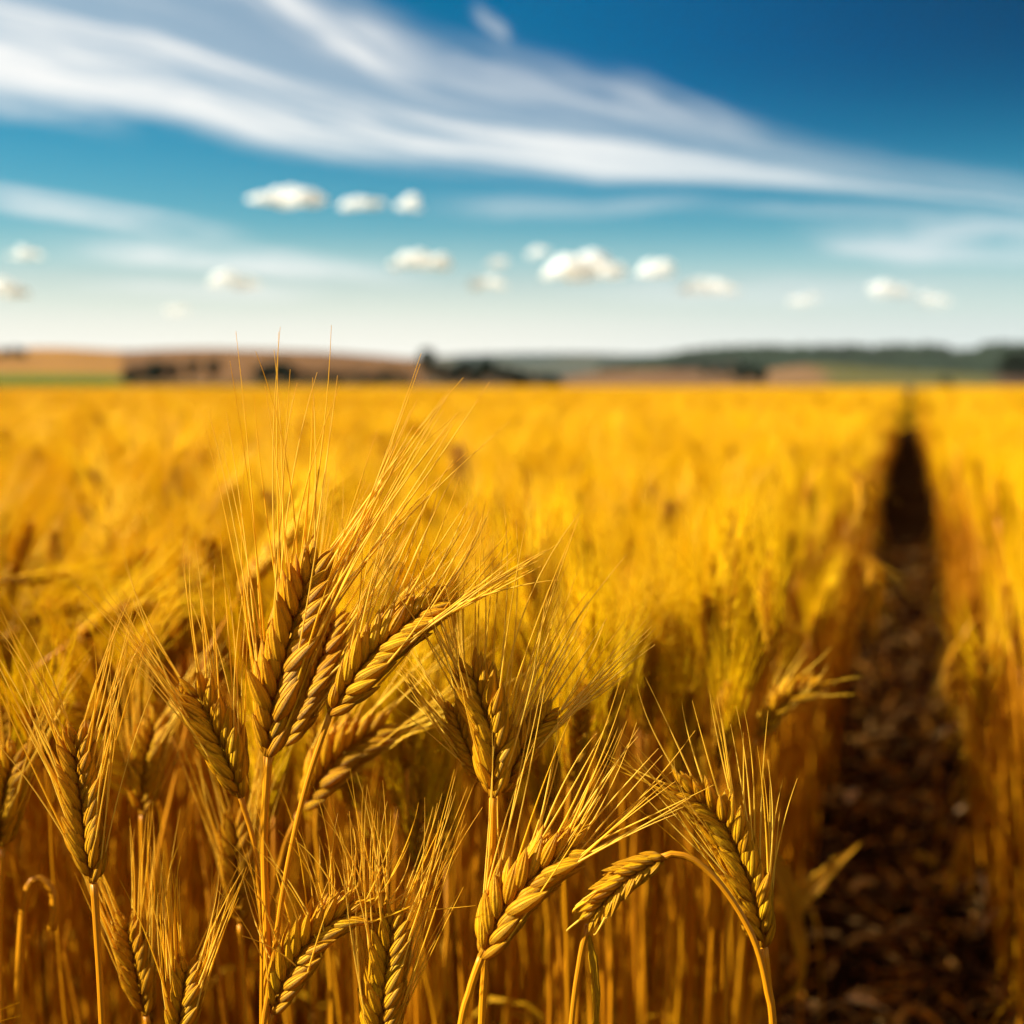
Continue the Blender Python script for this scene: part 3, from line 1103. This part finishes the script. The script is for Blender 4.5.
hero('sharp wheat ear with wide fanned awns, standing nearest the left edge', .79,
     [dict(p=[(94, 884), (97, 930), (103, 1040)], r=.0024)],
     [dict(p=[(93, 882), (84, 810), (76, 726)], w=46, rows=9, awn=135, spread=.36, bias=(0, .08))], seed=5)
hero('soft short upright wheat ear low beside the stem at the far left', .87,
     [dict(p=[(146, 1016), (152, 1060)], r=.0022)],
     [dict(p=[(146, 1015), (138, 970), (127, 918)], w=38, rows=8, awn=95, spread=.22, bias=(0, .15), keep=.75)], seed=6)
hero('small upright wheat ear with straight awns cut by the bottom edge', .80,
     [dict(p=[(178, 1050), (178, 1075)], r=.0022)],
     [dict(p=[(178, 1048), (182, 1010), (189, 962)], w=38, rows=7, awn=105, spread=.20, bias=(.02, .1), keep=.8)], seed=7)
hero('bowed wheat ear with tangled awns thrown back to the left, low beside the twin stems', .80,
     [dict(p=[(272, 1010), (262, 1060)], r=.0022)],
     [dict(p=[(272, 1012), (295, 960), (330, 922), (376, 905)], w=46, rows=10, awn=92, spread=.5, bias=(-.95, .42), jit=.34, keep=.75, curl=.06)], seed=8)
hero('upright wheat ear with stiff straight awns at the bottom, right of the bowed one', .80,
     [dict(p=[(378, 1062), (374, 1090)], r=.0024)],
     [dict(p=[(378, 1060), (384, 990), (394, 908)], w=46, rows=10, awn=130, spread=.22, bias=(.05, .05), keep=.8)], seed=9)
hero('plump wheat ear leaning right with long awns crossing the hooked ear', .79,
     [dict(p=[(482, 955), (470, 990), (458, 1045)], r=.0025)],
     [dict(p=[(482, 957), (505, 912), (540, 872), (585, 840)], w=56, rows=9, awn=140, spread=.24, bias=(-.10, .12), roll=-12)], seed=10)
hero('hooked wheat ear bending left over the furrow edge, awns pointing left and up', .80,
     [dict(p=[(764, 948), (768, 985), (774, 1045)], r=.0025, foot=(-.07, .03))],
     [dict(p=[(764, 946), (750, 888), (722, 824), (672, 778)], w=46, rows=12, awn=95, spread=.42, bias=(-.08, .16), jit=.09, keep=.5)], seed=11)
hero('small beardless wheat ear nodding down from an arched stem', .775,
     [dict(p=[(660, 858), (672, 854), (688, 857), (704, 867), (722, 886), (742, 916), (757, 948), (767, 990), (773, 1045)], r=.0021, foot=(-.07, .03))],
     [dict(p=[(664, 857), (632, 874), (606, 898), (587, 922)], w=33, awn=16, keep=.2, spread=.12)], seed=12)
hero('thin bare straw stalk standing under the small nodding ear', .785,
     [dict(p=[(588, 925), (580, 960), (570, 1040)], r=.0019)], [],
     leaves=[dict(p=[(589, 935), (594, 970), (596, 1010), (592, 1060)], w=9, r=.4, twist=.3)], seed=13)
GB = 'soft wheat plants just behind the sharp ones'
hero('soft bright wheat ear leaning right just behind the slanting stem', .99,
     [dict(p=[(300, 812), (284, 850), (272, 920), (268, 1045)], r=.0022)],
     [dict(p=[(302, 808), (336, 760), (388, 722)], w=46, rows=9, awn=120, spread=.25)], seed=21, res=1, group=GB)
hero('soft hanging wheat ear far left, cut by the left edge', .95,
     [dict(p=[(2, 850), (0, 930), (2, 1045)], r=.0022)],
     [dict(p=[(2, 846), (6, 800), (16, 752)], w=44, rows=9, awn=100, spread=.3, bias=(0, .1))], seed=22, res=1, group=GB)
hero('soft upright wheat ear between the far left ear and the tall stems', 1.0,
     [dict(p=[(240, 925), (243, 980), (247, 1045)], r=.0022)],
     [dict(p=[(240, 922), (238, 870), (236, 812)], w=38, rows=9, awn=90, spread=.25)], seed=23, res=1, group=GB)
hero('soft wheat ear with pale tips behind the left edge ear', 1.05,
     [dict(p=[(142, 815), (143, 900), (146, 1045)], r=.0022)],
     [dict(p=[(142, 815), (146, 770), (158, 716)], w=38, rows=9, awn=90, spread=.25, bias=(.1, 0))], seed=24, res=1, group=GB)
hero('soft wheat ear arching right above the hooked ear beside the furrow', 1.25,
     [dict(p=[(756, 740), (738, 800), (728, 900), (724, 1045)], r=.0024, foot=(-.08, 0))],
     [dict(p=[(757, 737), (778, 706), (800, 692), (826, 688)], w=30, rows=8, awn=34, spread=.1, keep=.4)], seed=25, res=1, group=GB)
hero('soft dry stalk doubled over in a tight hook at the far left', 1.0,
     [dict(p=[(52, 930), (54, 896), (44, 880), (33, 880), (25, 900), (20, 960), (18, 1045)], r=.0034)], [], seed=26, res=1, group=GB)
hero('dry blurred leaf blade hanging beside the furrow at the foot of the crop', 1.75,
     [dict(p=[(762, 800), (764, 900), (770, 1045)], r=.0022, foot=(-.05, 0))], [],
     leaves=[dict(p=[(766, 850), (784, 885), (797, 950), (796, 985), (775, 1005)], w=22, r=.95, twist=.9, curl=.35),
             dict(p=[(786, 918), (808, 893), (836, 866), (862, 842)], w=19, r=.9, twist=.9, curl=.3)], seed=27, res=1, group=GB)
GL = 'bent stalks drooping over the furrow'
for lab, d, st, ea in (
        ('bent bright stalk arching over the left edge of the furrow above the hooked ear', 2.3, [(862, 556), (846, 548), (826, 553), (812, 575), (806, 640), (803, 760), (800, 1000)], [(862, 556), (872, 568), (874, 592), (866, 620)]),
        ('bent stalk arching left of the bright one at the furrow edge', 2.9, [(850, 470), (836, 462), (818, 468), (806, 492), (800, 560), (798, 700), (800, 850)], [(850, 470), (860, 480), (864, 500), (860, 518)]),
        ('limp stalk hanging from the right crop wall into the furrow, low', 2.6, [(962, 640), (972, 622), (986, 618), (998, 640), (1002, 720), (1004, 960)], [(962, 640), (955, 660), (952, 684), (954, 706)]),
        ('limp stalk hanging from the right crop wall into the furrow, lower still', 2.5, [(972, 832), (984, 818), (996, 824), (1006, 860), (1010, 960)], [(972, 832), (966, 850), (962, 876)])):
    hero(lab, d, [dict(p=st, r=.0024)], [dict(p=ea, w=20, rows=8, awn=26, spread=.2)], seed=int(d * 100), res=1, group=GL)
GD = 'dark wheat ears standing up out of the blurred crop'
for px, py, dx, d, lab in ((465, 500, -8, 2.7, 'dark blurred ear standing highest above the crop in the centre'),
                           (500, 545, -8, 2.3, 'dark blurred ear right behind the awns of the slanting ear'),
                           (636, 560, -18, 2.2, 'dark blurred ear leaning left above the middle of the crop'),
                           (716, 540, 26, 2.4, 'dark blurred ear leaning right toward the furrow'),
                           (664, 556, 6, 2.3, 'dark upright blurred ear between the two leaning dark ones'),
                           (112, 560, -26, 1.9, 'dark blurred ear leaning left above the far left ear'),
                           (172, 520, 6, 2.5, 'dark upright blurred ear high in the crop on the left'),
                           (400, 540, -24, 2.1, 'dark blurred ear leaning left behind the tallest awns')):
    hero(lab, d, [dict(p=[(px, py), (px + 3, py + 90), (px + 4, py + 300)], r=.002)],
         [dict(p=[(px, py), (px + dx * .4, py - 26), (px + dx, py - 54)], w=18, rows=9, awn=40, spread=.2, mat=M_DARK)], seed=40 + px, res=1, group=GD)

# ---- the crop: points row by row, nearest first
fwd2 = np.array((-math.sin(YAW), math.cos(YAW)))
rgt2 = np.array((math.cos(YAW), math.sin(YAW)))


def scatter(r0, r1, dens, a0=R_(-50), a1=R_(19), seed=0):
    rg = np.random.default_rng(seed)
    n = int(dens * .5 * (a1 - a0) * (r1 * r1 - r0 * r0))
    r = np.sqrt(rg.uniform(r0 * r0, r1 * r1, n))
    a = rg.uniform(a0, a1, n)
    return np.stack([np.sin(a) * r, np.cos(a) * r], 1)


def furrow_edge(p, extra=0.0):
    e = np.interp(np.hypot(p[:, 0], p[:, 1]), [0.8, 1.6, 2.6, 30], [.15, .16, .185, .19]) + .05 * vnoise(p[:, 1] * 2.3, p[:, 0] * 0 + np.sign(p[:, 0]), 5) + .03 * vnoise(p[:, 1] * 9, np.sign(p[:, 0]), 6)
    return np.abs(p[:, 0]) > e + extra


near = scatter(.8, 4.2, 350, seed=1)
near = near[furrow_edge(near)]
dep = near @ fwd2
lat = near @ rgt2
near = near[(dep > 1.12)]
dep, lat = near @ fwd2, near @ rgt2
inview = np.abs(lat) < dep * 0.37
order = np.argsort(np.where(inview, dep, 1e6))
N_IND = 265
ind, rest = near[order[:N_IND]], near[order[N_IND:]]
# right of the furrow a few stalks of the lit wall are individuals too
rightp = rest[(rest[:, 0] > 0)]
rightp = rightp[(np.abs(rightp @ rgt2) < (rightp @ fwd2) * .372)]
rsel = rightp[np.argsort(np.hypot(rightp[:, 0], rightp[:, 1]))[:14]]
keep = np.ones(len(rest), bool)
for p in rsel:
    keep &= np.abs(rest - p).sum(1) > 1e-9
rest = rest[keep]
ind = np.vstack([ind, rsel])


def crop_height(p, rg):
    """wanted stalk height: the near rows stay lower so that they do not rise before the view"""
    d = p[0] * fwd2[0] + p[1] * fwd2[1]
    return CAM_H - float(np.interp(abs(d), [.9, 1.3, 2, 4, 10], [.25, .23, .21, .20, .235])) + min(.07, rg.normal(0, .04)) + .04 * float(vnoise(np.array(p[0] * 1.3), np.array(p[1] * 1.3), 9))


pr = np.random.default_rng(77)
UPRIGHT = [0, 3, 7, 9, 0]


def pick_var(p):
    if abs(p[0]) < .5 and p[1] < 12:
        return UPRIGHT[int(pr.integers(5))]
    return int(pr.integers(len(VAR)))


for p in ind:
    k = pick_var(p)
    st, hu, aw, lv, m0, m1, m2, m3 = VAR[k]
    s = crop_height(p, pr) / .98
    r = empty('wheat_plant', (p[0], p[1], float(ground_z(p[0], p[1]))), pr.random() * 6.28)
    r.scale = (s, s, s)
    if p[0] > 0:
        tag(r, 'sunlit wheat stalk in the crop wall right of the bare furrow', 'wheat plant', 'stalks right of the furrow')
    elif p[0] > -.38:
        tag(r, 'blurred golden wheat stalk on the left lip of the bare furrow', 'wheat plant', 'stalks on the left lip of the furrow')
    else:
        tag(r, 'blurred golden wheat stalk crowded behind the sharp foreground ears', 'wheat plant', 'stalks crowded behind the sharp ears')
    link('stem', m0, r)
    e = link('ear', m1, r)
    link('beard', m2, e)
    for l in m3:
        link('leaf', l, r)

# ---- the rest of the crop, one mass drawn with geometry nodes
stuff_col = bpy.data.collections.new('crop_stalks')
MATS = [M_STEM, M_HUSK, M_AWN, M_LEAF]


def joined(parts, name):
    ma = MA()
    for (st, hu, aw, lv), rot, off, s in parts:
        ma.join(st, 0, rot, off, s)
        ma.join(hu, 1, rot, off, s)
        ma.join(aw, 2, rot, off, s)
        for l in lv:
            ma.join(l, 3, rot, off, s)
    o = bpy.data.objects.new(name, ma.mesh(name, MATS))
    stuff_col.objects.link(o)


for k in range(12):
    joined([(VAR[k][:4], 0, (0, 0, 0), 1)], 'stalk_a_%02d' % k)
LOW = [plant_variant(300 + k, 0, earL=.09, earW=.021, leaves=1, rows=6, sseg=4, **VSPEC[k]) for k in range(12)]
vr = np.random.default_rng(4)
for k in range(8):            # loose clumps of five stalks
    joined([(LOW[int(vr.integers(12))], vr.random() * 6.28, (vr.normal(0, .06), vr.normal(0, .06), 0), vr.normal(1, .05)) for _ in range(5)], 'stalk_b_%02d' % k)
for k in range(6):            # broad tufts for the distance
    joined([(LOW[int(vr.integers(12))], vr.random() * 6.28, (vr.uniform(-.28, .28), vr.uniform(-.28, .28), 0), vr.normal(1, .05)) for _ in range(22)], 'stalk_c_%02d' % k)

side = scatter(.72, 3.2, 290, R_(-178), R_(-30), seed=6)
side = side[(side[:, 0] < -.22)]
sd_, sl_ = side @ fwd2, side @ rgt2
side = side[(sl_ < -.42 * np.maximum(sd_, 0) - .22) & ((sd_ < 1.12) | (np.degrees(np.arctan2(side[:, 0], side[:, 1])) < -50))]
wr = np.random.default_rng(9)
wall = np.stack([wr.uniform(.17, .75, 950), wr.uniform(2.2, 8.0, 950)], 1)      # dense rows on the sunny side of the furrow
wall = wall[furrow_edge(wall, .01)]
mid = scatter(4.2, 10, 210, seed=2)
mid = mid[furrow_edge(mid, .01)]
mid2 = scatter(10, 32, 44, seed=3)
mid2 = mid2[furrow_edge(mid2, .13)]
farp = scatter(32, 165, 4.0, R_(-45), R_(14), seed=4)
farp = farp[furrow_edge(farp, .47)]
P, I, S_ = [], [], []
for arr, lo_, n_ in ((rest, 0, 12), (wall, 0, 12), (side, 0, 12), (mid, 0, 12), (mid2, 12, 8), (farp, 20, 6)):
    for p in arr:
        P.append((p[0], p[1], float(ground_z(p[0], p[1])) if p[1] < 20 else 0.0))
        I.append(pick_var(p) if lo_ == 0 else lo_ + int(pr.integers(n_)))
        S_.append(crop_height(p, pr) / .98)
me = bpy.data.meshes.new('wheat_field')
me.vertices.add(len(P))
me.vertices.foreach_set('co', np.array(P, np.float32).ravel())
a_ = me.attributes.new('pick', 'INT', 'POINT')
a_.data.foreach_set('value', np.array(I, np.int32))
a_ = me.attributes.new('size', 'FLOAT', 'POINT')
a_.data.foreach_set('value', np.array(S_, np.float32))
a_ = me.attributes.new('turn', 'FLOAT_VECTOR', 'POINT')
tv = np.zeros((len(P), 3), np.float32)
tv[:, 2] = pr.uniform(0, 6.28, len(P))
tv[:, :2] = pr.normal(0, .05, (len(P), 2))
a_.data.foreach_set('vector', tv.ravel())
for m_ in MATS:
    me.materials.append(m_)
wf = link('wheat_field', me)
tag(wf, 'blurred golden wheat crop filling the field on both sides of the furrow', 'wheat field', kind='stuff')
ng = bpy.data.node_groups.new('crop', 'GeometryNodeTree')
ng.interface.new_socket('Geometry', in_out='INPUT', socket_type='NodeSocketGeometry')
ng.interface.new_socket('Geometry', in_out='OUTPUT', socket_type='NodeSocketGeometry')
gn = ng.nodes
gi, go = gn.new('NodeGroupInput'), gn.new('NodeGroupOutput')
ci = gn.new('GeometryNodeCollectionInfo')
ci.inputs['Collection'].default_value = stuff_col
ci.inputs['Separate Children'].default_value = True
ci.inputs['Reset Children'].default_value = True
ip = gn.new('GeometryNodeInstanceOnPoints')
ip.inputs['Pick Instance'].default_value = True


def named(nm, ty):
    nd = gn.new('GeometryNodeInputNamedAttribute')
    nd.data_type = ty
    nd.inputs['Name'].default_value = nm
    return nd.outputs['Attribute']


ng.links.new(gi.outputs[0], ip.inputs['Points'])
ng.links.new(ci.outputs[0], ip.inputs['Instance'])
ng.links.new(named('pick', 'INT'), ip.inputs['Instance Index'])
e2r = gn.new('FunctionNodeEulerToRotation')
ng.links.new(named('turn', 'FLOAT_VECTOR'), e2r.inputs[0])
ng.links.new(e2r.outputs[0], ip.inputs['Rotation'])
ng.links.new(named('size', 'FLOAT'), ip.inputs['Scale'])
ng.links.new(ip.outputs[0], go.inputs[0])
mod = wf.modifiers.new('crop', 'NODES')
mod.node_group = ng


# ------------------------------------------------------------------ litter in the furrow
def litter():
    rg = np.random.default_rng(21)
    ma = MA()
    n = 0
    for _ in range(6500):
        y = 1.6 + 9 * rg.random() ** 1.6
        x = rg.normal(.02, .13)
        if abs(x) > .42:
            continue
        a = rg.random() * 6.28
        l = rg.uniform(.025, .07) if rg.random() < .7 else rg.uniform(.07, .17)
        o = np.array((math.cos(a), math.sin(a), rg.normal(0, .22)))
        z = float(ground_z(np.array(x), np.array(y))) + rg.uniform(.002, .02)
        p = np.array((x, y, z))
        q = spline([p, p + o * l * .5 + (0, 0, rg.uniform(0, .35) * l), p + o * l + rg.normal(0, .12, 3) * l], 5)
        q[:, 2] = np.maximum(q[:, 2], z - .012)
        r = rg.random() ** .85
        if rg.random() < .45:
            tube(ma, q, rg.uniform(.0009, .002), 4, r)
        else:
            ma.join(make_leaf(q, rg.uniform(.007, .022), np.array((rg.normal(0, .3), rg.normal(0, .3), 1)), r, 3, rg.uniform(.05, .4), rg.normal(0, .8)))
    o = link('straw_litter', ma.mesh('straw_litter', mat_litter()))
    tag(o, 'dark brown and orange straw litter covering the furrow floor', 'straw litter', kind='stuff')


litter()


def ground_at(px, py):
    d = cF + (px - 512) / F_PX * cR + (512 - py) / F_PX * cU
    k = -CAM_H / d[2]
    return CAM + d * k


def dry_leaf(px0, py0, px1, py1, wid, arch, label, mat, seed, name='dry_leaf'):
    a, b_ = ground_at(px0, py0), ground_at(px1, py1)
    a[2] = float(ground_z(a[0], a[1])) + .022
    b_[2] = float(ground_z(b_[0], b_[1])) + .022
    m_ = (a + b_) / 2 + (0, 0, arch)
    path = spline([a, a * .7 + b_ * .3 + (0, 0, arch * .9), m_, b_], 12) - a
    o = link(name, make_leaf(path, wid, np.array((0, -.3, 1.0)), .05, 5, .25, .5).mesh(name, mat))
    o.location = a
    tag(o, label, 'dry leaf', 'dry leaves lying in the furrow')


dry_leaf(840, 1018, 900, 1020, .020, .012, 'pale curled leaf piece at the bottom edge of the furrow', M_PALE, 1)
dry_leaf(976, 884, 988, 930, .014, .03, 'whitish straw piece standing up beside the right crop wall', M_PALE, 2)
dry_leaf(978, 945, 1012, 918, .012, .02, 'pale straw piece slanting into the right crop wall', M_PALE, 3)
dry_leaf(952, 826, 990, 822, .018, .03, 'pale arched leaf lying at the foot of the right crop wall', M_PALE, 4)
dry_leaf(846, 812, 868, 790, .028, .02, 'pale leaf scrap on the left side of the furrow floor', M_PALE, 5)
dry_leaf(910, 855, 940, 868, .020, .015, 'orange leaf scrap in the middle of the furrow floor', M_LEAF, 6)
dry_leaf(945, 890, 975, 878, .022, .03, 'orange curled leaf beside the whitish straw piece', M_LEAF, 7)
dry_leaf(938, 940, 962, 948, .018, .012, 'small orange leaf scrap below the arched one', M_LEAF, 8)
dry_leaf(942, 742, 966, 744, .034, .02, 'pale round leaf scrap halfway up the visible furrow', M_PALE, 9)


# ------------------------------------------------------------------ haze
def haze():
    import bmesh
    bm = bmesh.new()
    bmesh.ops.create_cube(bm, size=1.0)
    me = bpy.data.meshes.new('haze')
    bm.to_mesh(me)
    bm.free()
    m, b = mat_new('pale_air')
    out = b.node('ShaderNodeOutputMaterial')
    v = b.node('ShaderNodeVolumePrincipled')
    v.inputs['Color'].default_value = (0.86, 0.92, 1.0, 1.0)
    v.inputs['Density'].default_value = 0.000018
    b.l.new(v.outputs[0], out.inputs['Volume'])
    me.materials.append(m)
    o = link('haze', me)
    o.scale = (13000, 12000, 150)
    o.location = (0, 300, 150 / 2 - 6)
    tag(o, 'thin pale air paling the far hills', 'haze', kind='stuff')


if True:
    haze()
